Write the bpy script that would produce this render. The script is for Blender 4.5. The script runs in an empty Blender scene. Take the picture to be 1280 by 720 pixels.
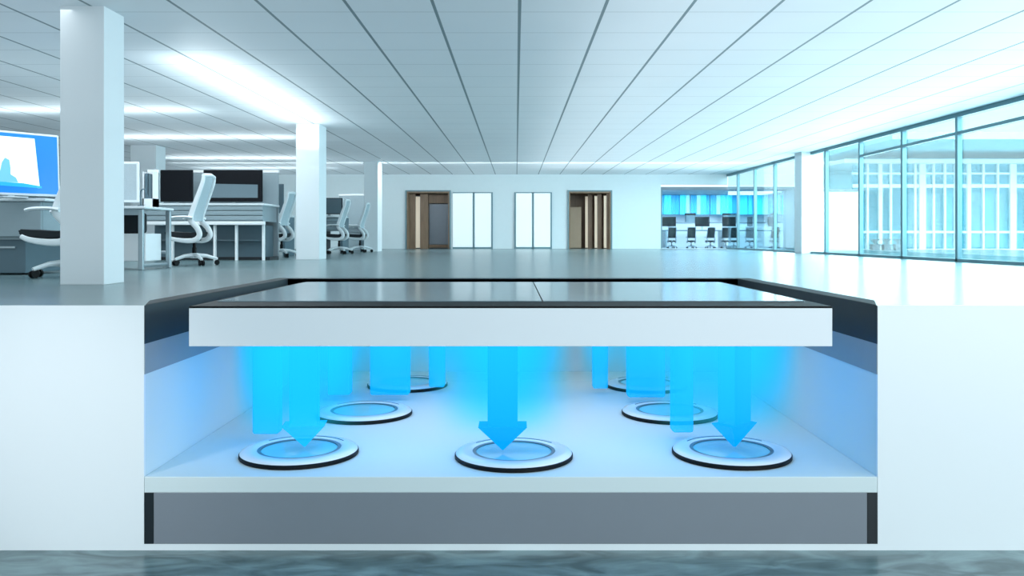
import bpy, bmesh, math, random
from mathutils import Vector, Matrix
random.seed(4)
C = bpy.context.scene
COL = C.collection
F, VX, VY = 1050.0, 645.0, 296.0
H = 0.40                    # eye above the raised floor
EYE = 1.823                 # eye above the lower floor
FL = EYE - H                # raised floor level
CUT = 4.884                 # distance of the cut front

def P(px, py, d):
    return Vector(((px - VX) * d / F, d, EYE - (py - VY) * d / F))
def ceil_z(d):
    return EYE + 1.87 + 0.00762 * d

# ---------------------------------------------------------------- materials
def lin(c):
    c /= 255.0
    return c / 12.92 if c <= 0.04045 else ((c + 0.055) / 1.055) ** 2.4
def rgb(r, g, b):
    return (lin(r), lin(g), lin(b), 1)
def mat(name, col, rough=0.5, metal=0.0, emit=None, es=0.0, alpha=1.0, noise=0.0, nscale=8.0, spec=0.5, coat=0.0):
    m = bpy.data.materials.new(name); m.use_nodes = True
    nt = m.node_tree; b = nt.nodes['Principled BSDF']
    b.inputs['Base Color'].default_value = col
    b.inputs['Roughness'].default_value = rough
    b.inputs['Metallic'].default_value = metal
    b.inputs['Specular IOR Level'].default_value = spec
    b.inputs['Alpha'].default_value = alpha
    b.inputs['Coat Weight'].default_value = coat
    if emit:
        b.inputs['Emission Color'].default_value = emit
        b.inputs['Emission Strength'].default_value = es
    tc = nt.nodes.new('ShaderNodeTexCoord')
    n = nt.nodes.new('ShaderNodeTexNoise'); n.inputs['Scale'].default_value = nscale
    n.inputs['Detail'].default_value = 3
    nt.links.new(tc.outputs['Object'], n.inputs['Vector'])
    mr = nt.nodes.new('ShaderNodeMapRange')
    mr.inputs['To Min'].default_value = max(0.02, rough - 0.015); mr.inputs['To Max'].default_value = min(1, rough + 0.015)
    nt.links.new(n.outputs['Fac'], mr.inputs['Value']); nt.links.new(mr.outputs['Result'], b.inputs['Roughness'])
    if noise:
        mx = nt.nodes.new('ShaderNodeMix'); mx.data_type = 'RGBA'
        mx.inputs[6].default_value = tuple(c * (1 - noise) for c in col[:3]) + (1,)
        mx.inputs[7].default_value = tuple(min(1, c * (1 + noise)) for c in col[:3]) + (1,)
        nt.links.new(n.outputs['Fac'], mx.inputs[0]); nt.links.new(mx.outputs[2], b.inputs['Base Color'])
    return m

M = {}
M['white'] = mat('white_lacquer', rgb(236, 241, 244), 0.3, spec=0.5)
M['slabwhite'] = mat('slab_white', rgb(230, 234, 239), 0.4)
M['shelf'] = mat('shelf_white', rgb(214, 226, 228), 0.5)
M['column'] = mat('column_white', rgb(230, 236, 240), 0.5)
M['wall'] = mat('wall_paint', rgb(214, 226, 230), 0.7, noise=0.02)
M['farwall'] = mat('wall_gray', rgb(170, 184, 190), 0.7, noise=0.02)
M['black'] = mat('black_plastic', rgb(8, 12, 15), 0.55, spec=0.2)
M['dark'] = mat('dark_joist', rgb(27, 40, 46), 0.65, noise=0.08)
M['band'] = mat('gray_band', rgb(150, 156, 160), 0.55, noise=0.03)
M['panel'] = mat('gray_panel', rgb(126, 133, 142), 0.5, noise=0.02)
M['endstrip'] = mat('end_strip', rgb(16, 27, 34), 0.5)
M['chairwhite'] = mat('chair_white', rgb(228, 236, 240), 0.3)
M['mesh'] = mat('chair_mesh', rgb(176, 192, 200), 0.7, noise=0.1, nscale=60)
M['fabric'] = mat('dark_fabric', rgb(24, 32, 38), 0.85, noise=0.1, nscale=40)
M['deskgray'] = mat('desk_gray', rgb(140, 158, 166), 0.5, noise=0.04)
M['teal'] = mat('cabinet_teal', rgb(84, 108, 120), 0.55, noise=0.06)
M['desktop'] = mat('desk_top', rgb(215, 225, 230), 0.35)
M['steel'] = mat('steel_leg', rgb(150, 165, 172), 0.3, metal=0.4)
M['screen'] = mat('dark_screen', rgb(9, 13, 20), 0.35, spec=0.15)
M['casedark'] = mat('dark_case', rgb(12, 18, 24), 0.5, spec=0.15)
M['screengray'] = mat('gray_screen', rgb(92, 112, 122), 0.2)
M['mullion'] = mat('mullion', rgb(104, 138, 148), 0.45, metal=0.2)
M['podgray'] = mat('pod_gray', rgb(118, 130, 142), 0.5, noise=0.05)
M['podin'] = mat('pod_inner', rgb(190, 200, 208), 0.6)
M['wood'] = None
M['chrome'] = mat('chrome', rgb(200, 208, 212), 0.15, metal=0.9)
M['outwhite'] = mat('annex_white', rgb(236, 244, 246), 0.5)
M['outfloor'] = mat('courtyard', rgb(170, 205, 210), 0.6, noise=0.05)
M['annexteal'] = mat('annex_soffit', rgb(165, 225, 236), 0.6)
M['ring'] = mat('ring_white', rgb(228, 232, 236), 0.25, coat=0.3)

def wood():
    m = mat('walnut', rgb(128, 106, 86), 0.45)
    nt = m.node_tree; b = nt.nodes['Principled BSDF']
    tc = nt.nodes.new('ShaderNodeTexCoord'); mp = nt.nodes.new('ShaderNodeMapping')
    mp.inputs['Scale'].default_value = (14, 14, 1.2)
    n = nt.nodes.new('ShaderNodeTexNoise'); n.inputs['Scale'].default_value = 2; n.inputs['Detail'].default_value = 5
    cr = nt.nodes.new('ShaderNodeValToRGB')
    cr.color_ramp.elements[0].color = rgb(104, 82, 64); cr.color_ramp.elements[1].color = rgb(150, 124, 100)
    nt.links.new(tc.outputs['Object'], mp.inputs['Vector']); nt.links.new(mp.outputs['Vector'], n.inputs['Vector'])
    nt.links.new(n.outputs['Fac'], cr.inputs['Fac']); nt.links.new(cr.outputs['Color'], b.inputs['Base Color'])
    return m
M['wood'] = wood()
M['woodlight'] = mat('wood_edge_light', rgb(226, 208, 186), 0.4, emit=rgb(255, 232, 205), es=0.15)
M['lift'] = mat('lift_gray', rgb(120, 128, 138), 0.35, metal=0.3, noise=0.05)
M['frosted'] = mat('frosted_glow', rgb(236, 243, 245), 0.3, emit=rgb(235, 248, 252), es=0.22)  # emission puts the lit look into the door leaves

def stone(name, c1, c2, rough, scale, stretch):
    m = mat(name, c1, rough)
    nt = m.node_tree; b = nt.nodes['Principled BSDF']
    tc = nt.nodes.new('ShaderNodeTexCoord'); mp = nt.nodes.new('ShaderNodeMapping')
    mp.inputs['Scale'].default_value = stretch
    n = nt.nodes.new('ShaderNodeTexNoise'); n.inputs['Scale'].default_value = scale; n.inputs['Detail'].default_value = 6
    n.inputs['Distortion'].default_value = 1.2
    cr = nt.nodes.new('ShaderNodeValToRGB')
    cr.color_ramp.elements[0].position = 0.35; cr.color_ramp.elements[1].position = 0.68
    cr.color_ramp.elements[0].color = c1; cr.color_ramp.elements[1].color = c2
    nt.links.new(tc.outputs['Object'], mp.inputs['Vector']); nt.links.new(mp.outputs['Vector'], n.inputs['Vector'])
    nt.links.new(n.outputs['Fac'], cr.inputs['Fac']); nt.links.new(cr.outputs['Color'], b.inputs['Base Color'])
    return m
M['floor'] = stone('polished_floor', rgb(96, 122, 126), rgb(120, 144, 148), 0.24, 1.0, (0.5, 1.6, 1))
M['lowfloor'] = stone('dark_stone', rgb(70, 94, 98), rgb(128, 154, 158), 0.3, 3.0, (0.8, 2.2, 1))
M['glasstop'] = stone('gray_glass_top', rgb(108, 128, 138), rgb(132, 150, 158), 0.16, 1.2, (1, 1, 1))

def ceiling_mat():
    m = mat('ceiling_tiles', rgb(206, 216, 221), 0.55)
    nt = m.node_tree; b = nt.nodes['Principled BSDF']; L = nt.links
    tc = nt.nodes.new('ShaderNodeTexCoord'); sp = nt.nodes.new('ShaderNodeSeparateXYZ')
    L.new(tc.outputs['Object'], sp.inputs['Vector'])
    def line(out, off, pitch, half):
        a = nt.nodes.new('ShaderNodeMath'); a.operation = 'SUBTRACT'; a.inputs[1].default_value = off; L.new(out, a.inputs[0])
        q = nt.nodes.new('ShaderNodeMath'); q.operation = 'PINGPONG'; q.inputs[1].default_value = pitch / 2
        L.new(a.outputs[0], q.inputs[0])
        c = nt.nodes.new('ShaderNodeMath'); c.operation = 'LESS_THAN'; c.inputs[1].default_value = half
        L.new(q.outputs[0], c.inputs[0]); return c.outputs[0]
    l1 = line(sp.outputs['X'], 0.03, 0.7145, 0.014)
    l2 = line(sp.outputs['Y'], 7.19, 0.755, 0.006)
    s2 = nt.nodes.new('ShaderNodeMath'); s2.operation = 'MULTIPLY'; s2.inputs[1].default_value = 0.6; L.new(l2, s2.inputs[0])
    mx = nt.nodes.new('ShaderNodeMath'); mx.operation = 'MAXIMUM'; L.new(l1, mx.inputs[0]); L.new(s2.outputs[0], mx.inputs[1])
    # very small tone difference from tile to tile
    wn = nt.nodes.new('ShaderNodeTexNoise'); wn.inputs['Scale'].default_value = 0.9; L.new(tc.outputs['Object'], wn.inputs['Vector'])
    base = nt.nodes.new('ShaderNodeMix'); base.data_type = 'RGBA'
    base.inputs[6].default_value = rgb(204, 215, 221); base.inputs[7].default_value = rgb(214, 223, 228)
    L.new(wn.outputs['Fac'], base.inputs[0])
    mix = nt.nodes.new('ShaderNodeMix'); mix.data_type = 'RGBA'
    L.new(mx.outputs[0], mix.inputs[0]); L.new(base.outputs[2], mix.inputs[6]); mix.inputs[7].default_value = rgb(112, 132, 138)
    L.new(mix.outputs[2], b.inputs['Base Color'])
    return m
M['ceiling'] = ceiling_mat()

def glass_mat(name, tint, gloss=0.35):
    m = bpy.data.materials.new(name); m.use_nodes = True
    nt = m.node_tree; nt.nodes.clear(); L = nt.links
    o = nt.nodes.new('ShaderNodeOutputMaterial')
    t = nt.nodes.new('ShaderNodeBsdfTransparent'); t.inputs[0].default_value = tint
    g = nt.nodes.new('ShaderNodeBsdfGlossy'); g.inputs['Roughness'].default_value = 0.03
    fr = nt.nodes.new('ShaderNodeFresnel'); fr.inputs[0].default_value = 1.3
    mu = nt.nodes.new('ShaderNodeMath'); mu.operation = 'MULTIPLY'; mu.inputs[1].default_value = gloss; L.new(fr.outputs[0], mu.inputs[0])
    mx = nt.nodes.new('ShaderNodeMixShader'); L.new(mu.outputs[0], mx.inputs[0]); L.new(t.outputs[0], mx.inputs[1]); L.new(g.outputs[0], mx.inputs[2])
    L.new(mx.outputs[0], o.inputs[0]); return m
M['glass'] = glass_mat('facade_glass', (0.80, 0.95, 0.98, 1))
M['glassb'] = glass_mat('pod_glass', (0.86, 0.96, 1.0, 1))
M['glassc'] = glass_mat('annex_glass', (0.50, 0.84, 0.90, 1))

def holo(name, col, es, alpha):
    """glowing translucent body: coloured, lit and giving off light"""
    m = bpy.data.materials.new(name); m.use_nodes = True
    nt = m.node_tree; nt.nodes.clear(); L = nt.links
    o = nt.nodes.new('ShaderNodeOutputMaterial')
    t = nt.nodes.new('ShaderNodeBsdfTransparent'); t.inputs[0].default_value = (0.75, 0.95, 1, 1)
    e = nt.nodes.new('ShaderNodeEmission'); e.inputs[0].default_value = col; e.inputs[1].default_value = es
    d = nt.nodes.new('ShaderNodeBsdfDiffuse'); d.inputs[0].default_value = col
    a = nt.nodes.new('ShaderNodeAddShader'); L.new(e.outputs[0], a.inputs[0]); L.new(d.outputs[0], a.inputs[1])
    mx = nt.nodes.new('ShaderNodeMixShader'); mx.inputs[0].default_value = alpha
    L.new(t.outputs[0], mx.inputs[1]); L.new(a.outputs[0], mx.inputs[2]); L.new(mx.outputs[0], o.inputs[0]); return m
M['arrow'] = holo('arrow_blue', rgb(0, 156, 242), 0.42, 0.85)
M['arrowc'] = holo('arrow_cyan', rgb(20, 190, 238), 0.32, 0.6)
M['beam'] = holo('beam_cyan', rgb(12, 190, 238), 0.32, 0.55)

def haze_mat(name, col, dens, es, h):
    """soft luminous air: denser at the axis and near the platform (object space, z from -h to 0)"""
    m = bpy.data.materials.new(name); m.use_nodes = True
    nt = m.node_tree; nt.nodes.clear(); L = nt.links
    o = nt.nodes.new('ShaderNodeOutputMaterial')
    tc = nt.nodes.new('ShaderNodeTexCoord'); sp = nt.nodes.new('ShaderNodeSeparateXYZ'); L.new(tc.outputs['Generated'], sp.inputs[0])
    def math_(op, a, b=None, clamp=False):
        n = nt.nodes.new('ShaderNodeMath'); n.operation = op; n.use_clamp = clamp
        for i, v in enumerate((a, b)):
            if v is None: continue
            if isinstance(v, (int, float)): n.inputs[i].default_value = v
            else: L.new(v, n.inputs[i])
        return n.outputs[0]
    x = math_('MULTIPLY', math_('SUBTRACT', sp.outputs['X'], 0.5), 2.0)
    y = math_('MULTIPLY', math_('SUBTRACT', sp.outputs['Y'], 0.5), 2.0)
    r2 = math_('ADD', math_('MULTIPLY', x, x), math_('MULTIPLY', y, y))
    fall = math_('SUBTRACT', 1.0, r2, True)
    fall = math_('MULTIPLY', fall, fall)
    zf = math_('POWER', sp.outputs['Z'], 1.1)
    dn = math_('MULTIPLY', math_('MULTIPLY', fall, zf), dens)
    ab = nt.nodes.new('ShaderNodeVolumeAbsorption'); ab.inputs['Color'].default_value = (0.02, 0.72, 0.97, 1); L.new(dn, ab.inputs['Density'])
    em = nt.nodes.new('ShaderNodeEmission'); em.inputs[0].default_value = col; L.new(math_('MULTIPLY', dn, es), em.inputs[1])
    ad = nt.nodes.new('ShaderNodeAddShader'); L.new(ab.outputs[0], ad.inputs[0]); L.new(em.outputs[0], ad.inputs[1])
    L.new(ad.outputs[0], o.inputs['Volume'])
    return m
M['haze'] = haze_mat('blue_glow', rgb(60, 220, 246), 15.0, 0.24, 0.7)
M['hazes'] = haze_mat('blue_glow_light', rgb(70, 220, 244), 17.0, 0.24, 0.7)

# ---------------------------------------------------------------- geometry helpers
def box(bm, x0, x1, y0, y1, z0, z1, bev=0.0, rot=None, seg=2):
    v = [bm.verts.new((x, y, z)) for x in (x0, x1) for y in (y0, y1) for z in (z0, z1)]
    f = [bm.faces.new([v[i] for i in q]) for q in ((0, 1, 3, 2), (4, 6, 7, 5), (0, 4, 5, 1), (2, 3, 7, 6), (0, 2, 6, 4), (1, 5, 7, 3))]
    geo = v
    if rot is not None:
        bmesh.ops.transform(bm, matrix=rot, verts=v)
    if bev:
        es = list({e for q in f for e in q.edges})
        bmesh.ops.bevel(bm, geom=es, offset=bev, segments=seg, profile=0.5, affect='EDGES')
    return bm
def nb(): return bmesh.new()
def B(*a, **k): return box(nb(), *a, **k)
def prism(bm, pts, axis, a0, a1):
    """extrude a 2-D outline along axis ('x','y','z')"""
    def co(p, a):
        return {'x': (a, p[0], p[1]), 'y': (p[0], a, p[1]), 'z': (p[0], p[1], a)}[axis]
    A = [bm.verts.new(co(p, a0)) for p in pts]; Bv = [bm.verts.new(co(p, a1)) for p in pts]
    n = len(pts)
    bm.faces.new(A); bm.faces.new(Bv[::-1])
    for i in range(n): bm.faces.new((A[i], Bv[i], Bv[(i + 1) % n], A[(i + 1) % n]))
    return bm
def lathe(bm, prof, n=48, cx=0, cy=0, cz=0, close=False):
    rings = []
    for r, z in prof:
        if r < 1e-6: rings.append([bm.verts.new((cx, cy, cz + z))])
        else: rings.append([bm.verts.new((cx + r * math.cos(2 * math.pi * i / n), cy + r * math.sin(2 * math.pi * i / n), cz + z)) for i in range(n)])
    pr = list(zip(rings, rings[1:]))
    if close: pr.append((rings[-1], rings[0]))
    for a, b in pr:
        for i in range(n):
            j = (i + 1) % n
            if len(a) == 1 and len(b) == 1: continue
            if len(a) == 1: bm.faces.new((a[0], b[i], b[j]))
            elif len(b) == 1: bm.faces.new((a[i], b[0], a[j]))
            else: bm.faces.new((a[i], b[i], b[j], a[j]))
    return bm
def tube(bm, pts, ra, rb=None, n=10, up=(0, 1, 0)):
    """sweep an ellipse (ra in the plane, rb along up) through pts"""
    pts = [Vector(p) for p in pts]; up = Vector(up); rings = []
    for i, p in enumerate(pts):
        t = (pts[min(i + 1, len(pts) - 1)] - pts[max(i - 1, 0)]).normalized()
        u = up - t * up.dot(t)
        if u.length < 1e-4: u = Vector((1, 0, 0)) - t * t.x
        u.normalize(); s = t.cross(u).normalized()
        a = ra[i] if isinstance(ra, (list, tuple)) else ra
        b = (rb[i] if isinstance(rb, (list, tuple)) else rb) if rb is not None else a
        rings.append([bm.verts.new(p + s * a * math.cos(2 * math.pi * k / n) + u * b * math.sin(2 * math.pi * k / n)) for k in range(n)])
    for A, Bv in zip(rings, rings[1:]):
        for k in range(n): bm.faces.new((A[k], A[(k + 1) % n], Bv[(k + 1) % n], Bv[k]))
    bm.faces.new(rings[0][::-1]); bm.faces.new(rings[-1])
    return bm
def smooth_path(pts, k=5):
    out = []; n = len(pts); pts = [Vector(p) for p in pts]
    for i in range(n - 1):
        p0, p1, p2, p3 = pts[max(i - 1, 0)], pts[i], pts[i + 1], pts[min(i + 2, n - 1)]
        for j in range(k):
            t = j / k
            out.append(0.5 * ((2 * p1) + (p2 - p0) * t + (2 * p0 - 5 * p1 + 4 * p2 - p3) * t * t + (-p0 + 3 * p1 - 3 * p2 + p3) * t ** 3))
    out.append(pts[-1]); return out
def obj(name, bm, m, parent=None, smooth=False):
    bmesh.ops.recalc_face_normals(bm, faces=bm.faces[:])
    me = bpy.data.meshes.new(name); bm.to_mesh(me); bm.free()
    if smooth:
        for p in me.polygons: p.use_smooth = True
        try: me.set_sharp_from_angle(angle=math.radians(40))
        except Exception: pass
    o = bpy.data.objects.new(name, me); COL.objects.link(o)
    me.materials.append(M[m] if isinstance(m, str) else m)
    if parent: o.parent = parent
    return o
def tag(o, label, cat, group=None):
    o['label'] = label; o['category'] = cat
    if group: o['group'] = group
    return o
def thing(name, label, cat, loc=(0, 0, 0), rz=0, group=None):
    o = bpy.data.objects.new(name, None); COL.objects.link(o); o.location = loc; o.rotation_euler = (0, 0, rz)
    return tag(o, label, cat, group)
def struct(name, bm, m, label=None, parent=None):
    o = obj(name, bm, m, parent)
    if parent is None:
        o['kind'] = 'structure'
        if label: o['label'] = label; o['category'] = name.split('_')[0]
    return o
def copy_tree(o, parent=None):
    c = o.copy(); COL.objects.link(c); c.parent = parent
    for ch in [x for x in bpy.data.objects if x.parent == o]: copy_tree(ch, c)
    return c
def light(name, kind, loc, energy, col, size=None, sy=None, rot=(0, 0, 0), spread=None):
    l = bpy.data.lights.new(name, kind); l.energy = energy; l.color = col
    if kind == 'AREA':
        l.shape = 'RECTANGLE'; l.size = size; l.size_y = sy or size
        if spread: l.spread = spread
    o = bpy.data.objects.new(name, l); COL.objects.link(o); o.location = loc; o.rotation_euler = rot
    return o

# ---------------------------------------------------------------- the setting
PL, PR = -2.163, 2.103         # recess sides
XL, XR = -16.0, 7.05
BACK = 28.0
PB, PBI = 7.95, 8.7            # rear of the opening, rear of the recess inside
# lower floor
struct('floor_lower', B(-14, 14, -3, CUT + 0.02, -0.1, 0), 'lowfloor', 'dark teal stone floor in front of the white raised base')
struct('wall_blocker_left', B(-5.0, -4.9, -3.2, CUT, 0, 4.0), 'farwall', 'unseen grey wall added to darken the left of the white base')  # added out of view to block sky light, darkening the base leftwards
struct('wall_blocker_rear', B(-5.0, -0.5, -3.3, -3.2, 0, 4.0), 'farwall', 'unseen grey wall added behind the viewer to block sky light')  # added out of view, shades the left half from behind
# raised floor with the opening
bm = nb()
OL, OR = -2.29, 2.24
def slabf(pts): prism(bm, pts, 'z', FL - 0.05, FL)
slabf([(XL, CUT + 0.02), (PL, CUT + 0.02), (OL, 5.25), (OL, PB), (XL, PB)])
slabf([(PR, CUT + 0.02), (XR + 8, CUT + 0.02), (XR + 8, PB), (OR, PB), (OR, 5.25)])
slabf([(XL, PB), (XR + 8, PB), (XR + 8, BACK + 5), (XL, BACK + 5)])
struct('floor', bm, 'floor', 'polished grey teal office floor')
# white front faces
struct('wall_front_left', B(-14, PL, CUT, CUT + 0.02, 0.0, FL), 'white', 'glossy white raised base left of the open recess')
struct('wall_front_right', B(PR, 14, CUT, CUT + 0.02, 0.0, FL), 'white', 'glossy white raised base right of the open recess')
# recess lining
z430, z469 = P(0, 430, CUT).z, P(0, 468, CUT).z
zsh, zsb = P(0, 596, CUT).z, P(0, 616, CUT).z
zp0, zp1 = P(0, 680, CUT).z, P(0, 616, CUT).z
def lining(name, z0, z1, m, t=0.06, label=None, chamfer=False):
    bm = nb()
    box(bm, PL - t, PL, CUT + 0.5, PB + t, z0, z1); box(bm, PR, PR + t, CUT + 0.5, PB + t, z0, z1)
    box(bm, PL, PR, PB, PB + t, z0, z1)
    return struct(name, bm, m, label)
# side faces of the front blocks carry the same three bands
for s, nm in ((-1, 'left'), (1, 'right')):
    x = PL if s < 0 else PR
    a, b = (x, x + 0.004) if s < 0 else (x - 0.004, x)
    struct('trim_dark_' + nm, B(a, b, CUT + 0.003, PB, z430, FL), 'dark', 'dark upper band on the %s side of the recess' % nm)
    struct('trim_grey_' + nm, B(a, b, CUT + 0.003, PB, z469, z430), 'band', 'grey band below the dark one on the %s side of the recess' % nm)
struct('trim_dark_back', B(PL, PR, PB, PB + 0.08, z430, FL), 'dark')
struct('trim_grey_back', B(PL, PR, PB, PB + 0.08, z469, z430), 'band')
struct('wall_recess_left', B(PL - 0.1, PL, CUT + 0.02, PBI + 0.1, zsb, FL - 0.05), 'shelf', 'pale left wall inside the recess')
struct('wall_recess_right', B(PR, PR + 0.1, CUT + 0.02, PBI + 0.1, zsb, FL - 0.05), 'shelf', 'pale right wall inside the recess')
struct('wall_recess_back', B(PL, PR, PBI, PBI + 0.1, zsb, FL - 0.05), 'shelf', 'pale rear wall inside the recess')
# dark frame lying in the floor round the opening
bm = nb()
def fr(pts): prism(bm, pts, 'z', FL - 0.06, FL + 0.003)
fr([(PL, CUT + 0.02), (PL, PB), (OL, PB + 0.14), (OL, 5.25)])
fr([(PR, CUT + 0.02), (OR, 5.25), (OR, PB + 0.14), (PR, PB)])
fr([(PL, PB), (PR, PB), (OR, PB + 0.14), (OL, PB + 0.14)])
struct('trim_opening', bm, 'dark', 'dark teal frame round the floor opening')

# deck in the recess
deck = thing('recess_deck', 'pale blue white deck inside the recess carrying the seven round vents', 'deck', (0, CUT, zsb))
bm = B(PL + 0.001, PR - 0.001, 0.0, 8.13 - CUT, 0, zsh - zsb, bev=0.004)
obj('deck_board', bm, 'shelf', deck)
obj('rear_deck_board', B(PL + 0.001, PR - 0.001, 8.14 - CUT, PBI - CUT, 0, zsh - zsb, bev=0.004), 'shelf', deck)
# plinth below the deck
pl = thing('plinth', 'grey plinth panel with black ends and white foot strip under the deck', 'plinth', (0, CUT, 0))
xa, xb = P(192, 0, CUT).x, P(1084, 0, CUT).x
obj('front_panel', B(xa, xb, 0.0, 0.4, zp0, zp1, bev=0.003), 'panel', pl)
obj('end_strip', B(PL, xa, 0.0, 0.4, zp0, zp1, bev=0.002), 'endstrip', pl)['label'] = 'black left end strip'
obj('end_strip', B(xb, PR, 0.0, 0.4, zp0, zp1, bev=0.002), 'endstrip', pl)['label'] = 'black right end strip'
obj('foot_strip', B(PL, PR, 0.0, 0.4, 0.0, zp0), 'white', pl)['label'] = 'white foot strip'

# ---------------------------------------------------------------- access platform over the recess
SX0, SX1 = P(236, 0, CUT).x, P(1040.5, 0, CUT).x
zt = P(0, 385.3, CUT).z; zb = P(0, 433, CUT).z
SB = 7.45
plat = thing('access_platform', 'thick white platform with black rim and grey glass top spanning the recess', 'platform', (0, CUT, zb))
obj('slab', B(SX0, SX1, 0, SB - CUT, 0, zt - zb, bev=0.003), 'slabwhite', plat)
obj('black_rim', B(SX0 + 0.002, SX1 - 0.002, 0.002, SB - CUT - 0.002, zt - zb, zt - zb + 0.012, bev=0.003), 'black', plat)['label'] = 'black rim under the glass'
gz = zt - zb + 0.012
gx0, gx1 = SX0 + 0.05, SX1 - 0.05
g0 = F * (EYE - (zb + gz + 0.006)) / (376.0 - VY) - CUT; g1 = SB - CUT - 0.05
xm0 = P(678, 0, CUT + g0).x; xm1 = P(666.5, 0, CUT + g1).x
bm = nb(); prism(bm, [(gx0, g0), (xm0 - 0.004, g0), (xm1 - 0.004, g1), (gx0, g1)], 'z', gz, gz + 0.006); obj('glass_panel', bm, 'glasstop', plat)
bm = nb(); prism(bm, [(xm0 + 0.004, g0), (gx1, g0), (gx1, g1), (xm1 + 0.004, g1)], 'z', gz, gz + 0.006); obj('glass_panel', bm, 'glasstop', plat)
for x in (-1.2, 1.2):       # steel brackets that carry it at the rear
    obj('support_bracket', B(x - 0.08, x + 0.08, SB - CUT - 0.2, PB - CUT, 0.02, 0.12, bev=0.01), 'dark', plat)

# ---------------------------------------------------------------- round vents
def make_vent():
    t = thing('round_vent', 'x', 'vent')
    R = 0.37
    obj('base_ring', lathe(nb(), [(0, 0), (R, 0), (R + 0.004, 0.004), (R + 0.004, 0.022), (R - 0.004, 0.028), (0, 0.028)], 64), 'black', t, True)['label'] = 'black base ring'
    obj('rim', lathe(nb(), [(0.262, 0.028), (0.262, 0.042), (0.27, 0.046), (0.33, 0.045), (R - 0.01, 0.038), (R - 0.002, 0.028)], 64, close=True), 'ring', t, True)['label'] = 'white raised rim'
    obj('lens', lathe(nb(), [(0, 0.028), (0.235, 0.028), (0.24, 0.034), (0.225, 0.037), (0, 0.037)], 64), 'lens', t, True)['label'] = 'translucent blue grey lens'
    obj('inner_ring', lathe(nb(), [(0.24, 0.028), (0.24, 0.041), (0.262, 0.041), (0.262, 0.028)], 64, close=True), 'lensring', t, True)['label'] = 'thin teal inner ring'
    # the fine seam line behind the opening
    pts = [(0.30 * math.cos(a), 0.30 * math.sin(a), 0.046) for a in [math.radians(35 + i * 5) for i in range(23)]]
    obj('seam', tube(nb(), pts, 0.0035, n=6, up=(0, 0, 1)), 'lensring', t)
    return t
M['lens'] = mat('vent_lens', rgb(120, 185, 205), 0.18, emit=rgb(90, 200, 235), es=0.12, noise=0.08)
M['lensring'] = mat('vent_ring', rgb(86, 116, 126), 0.4)
VENTS = [(374.5, 564, 'left'), (642.3, 567, 'middle'), (914, 564.5, 'right'), (455.5, 515, 'left'), (837, 515, 'right'), (509.5, 479.5, 'left'), (808, 480.5, 'right')]
VL = ['front left round vent with the big cyan arrow pointing into it', 'front middle round vent under the deep blue arrow', 'front right round vent under the two toned arrow',
      'second row round vent on the left, between the front and rear ones', 'second row round vent on the right, between the front and rear ones',
      'rearmost small looking round vent on the left', 'rearmost small looking round vent on the right']
v0 = make_vent(); vpos = []
for i, (px, py, s) in enumerate(VENTS):
    v = v0 if i == 0 else copy_tree(v0)
    d = F * (EYE - zsh - 0.02) / (py - VY); x = (px - VX) * d / F
    v.location = (x, d, zsh); v['label'] = VL[i]; v['group'] = 'round vents on the deck'; vpos.append((x, d))

# ---------------------------------------------------------------- air arrows and shafts of light
ztop = zb - 0.001
def arrow(px, ytip, yhead, w, hw, d, rz, m, label, glow=None, gr=0.36):
    t = thing('air_arrow', label, 'arrow', ((px - VX) * d / F, d, ztop), rz, 'blue arrows blowing down into the front vents')
    zh = P(0, yhead, d).z - ztop; ztp = P(0, ytip, d).z - ztop
    w, hw = w * d / F / 2, hw * d / F / 2
    bm = nb()
    n = 4
    r0 = [bm.verts.new((sx * w, sy * w * 0.8, 0)) for sx, sy in ((-1, -1), (1, -1), (1, 1), (-1, 1))]
    r1 = [bm.verts.new((sx * w, sy * w * 0.8, zh)) for sx, sy in ((-1, -1), (1, -1), (1, 1), (-1, 1))]
    r2 = [bm.verts.new((sx * hw, sy * w, zh - 0.002)) for sx, sy in ((-1, -1), (1, -1), (1, 1), (-1, 1))]
    tip = [bm.verts.new((sx * 0.004, sy * 0.01, ztp)) for sx, sy in ((-1, -1), (1, -1), (1, 1), (-1, 1))]
    bm.faces.new(r0)
    for A, Bv in ((r0, r1), (r1, r2), (r2, tip)):
        for k in range(4): bm.faces.new((A[k], A[(k + 1) % 4], Bv[(k + 1) % 4], Bv[k]))
    bm.faces.new(tip[::-1])
    two = m == 'two'
    o = obj('shaft_and_head', bm, 'arrow' if two else m, t)
    if two:
        o.data.materials.append(M['arrowc'])
        for p in o.data.polygons:
            if p.normal.x < -0.3: p.material_index = 1
    if glow:
        bm = lathe(nb(), [(0, ztp + 0.06), (gr, ztp + 0.06), (gr, -0.002), (0, -0.002)], 32)
        g = obj('glow', bm, glow, t); g['label'] = 'soft blue glow round the arrow'
    return t
arrow(628.5, 562, 530, 37, 60, vpos[1][1] - 0.05, 0, 'arrow', 'deep blue arrow in the middle pointing down into the front vent', 'haze', 0.5)
arrow(381, 558, 529, 34, 52, vpos[0][1] - 0.02, 0.12, 'arrowc', 'cyan arrow pointing down into the front left vent', 'haze', 0.46)
arrow(918, 558, 528, 32, 50, vpos[2][1] - 0.02, math.radians(38), 'two', 'cyan and blue two toned arrow pointing into the front right vent', 'hazes', 0.46)
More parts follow.
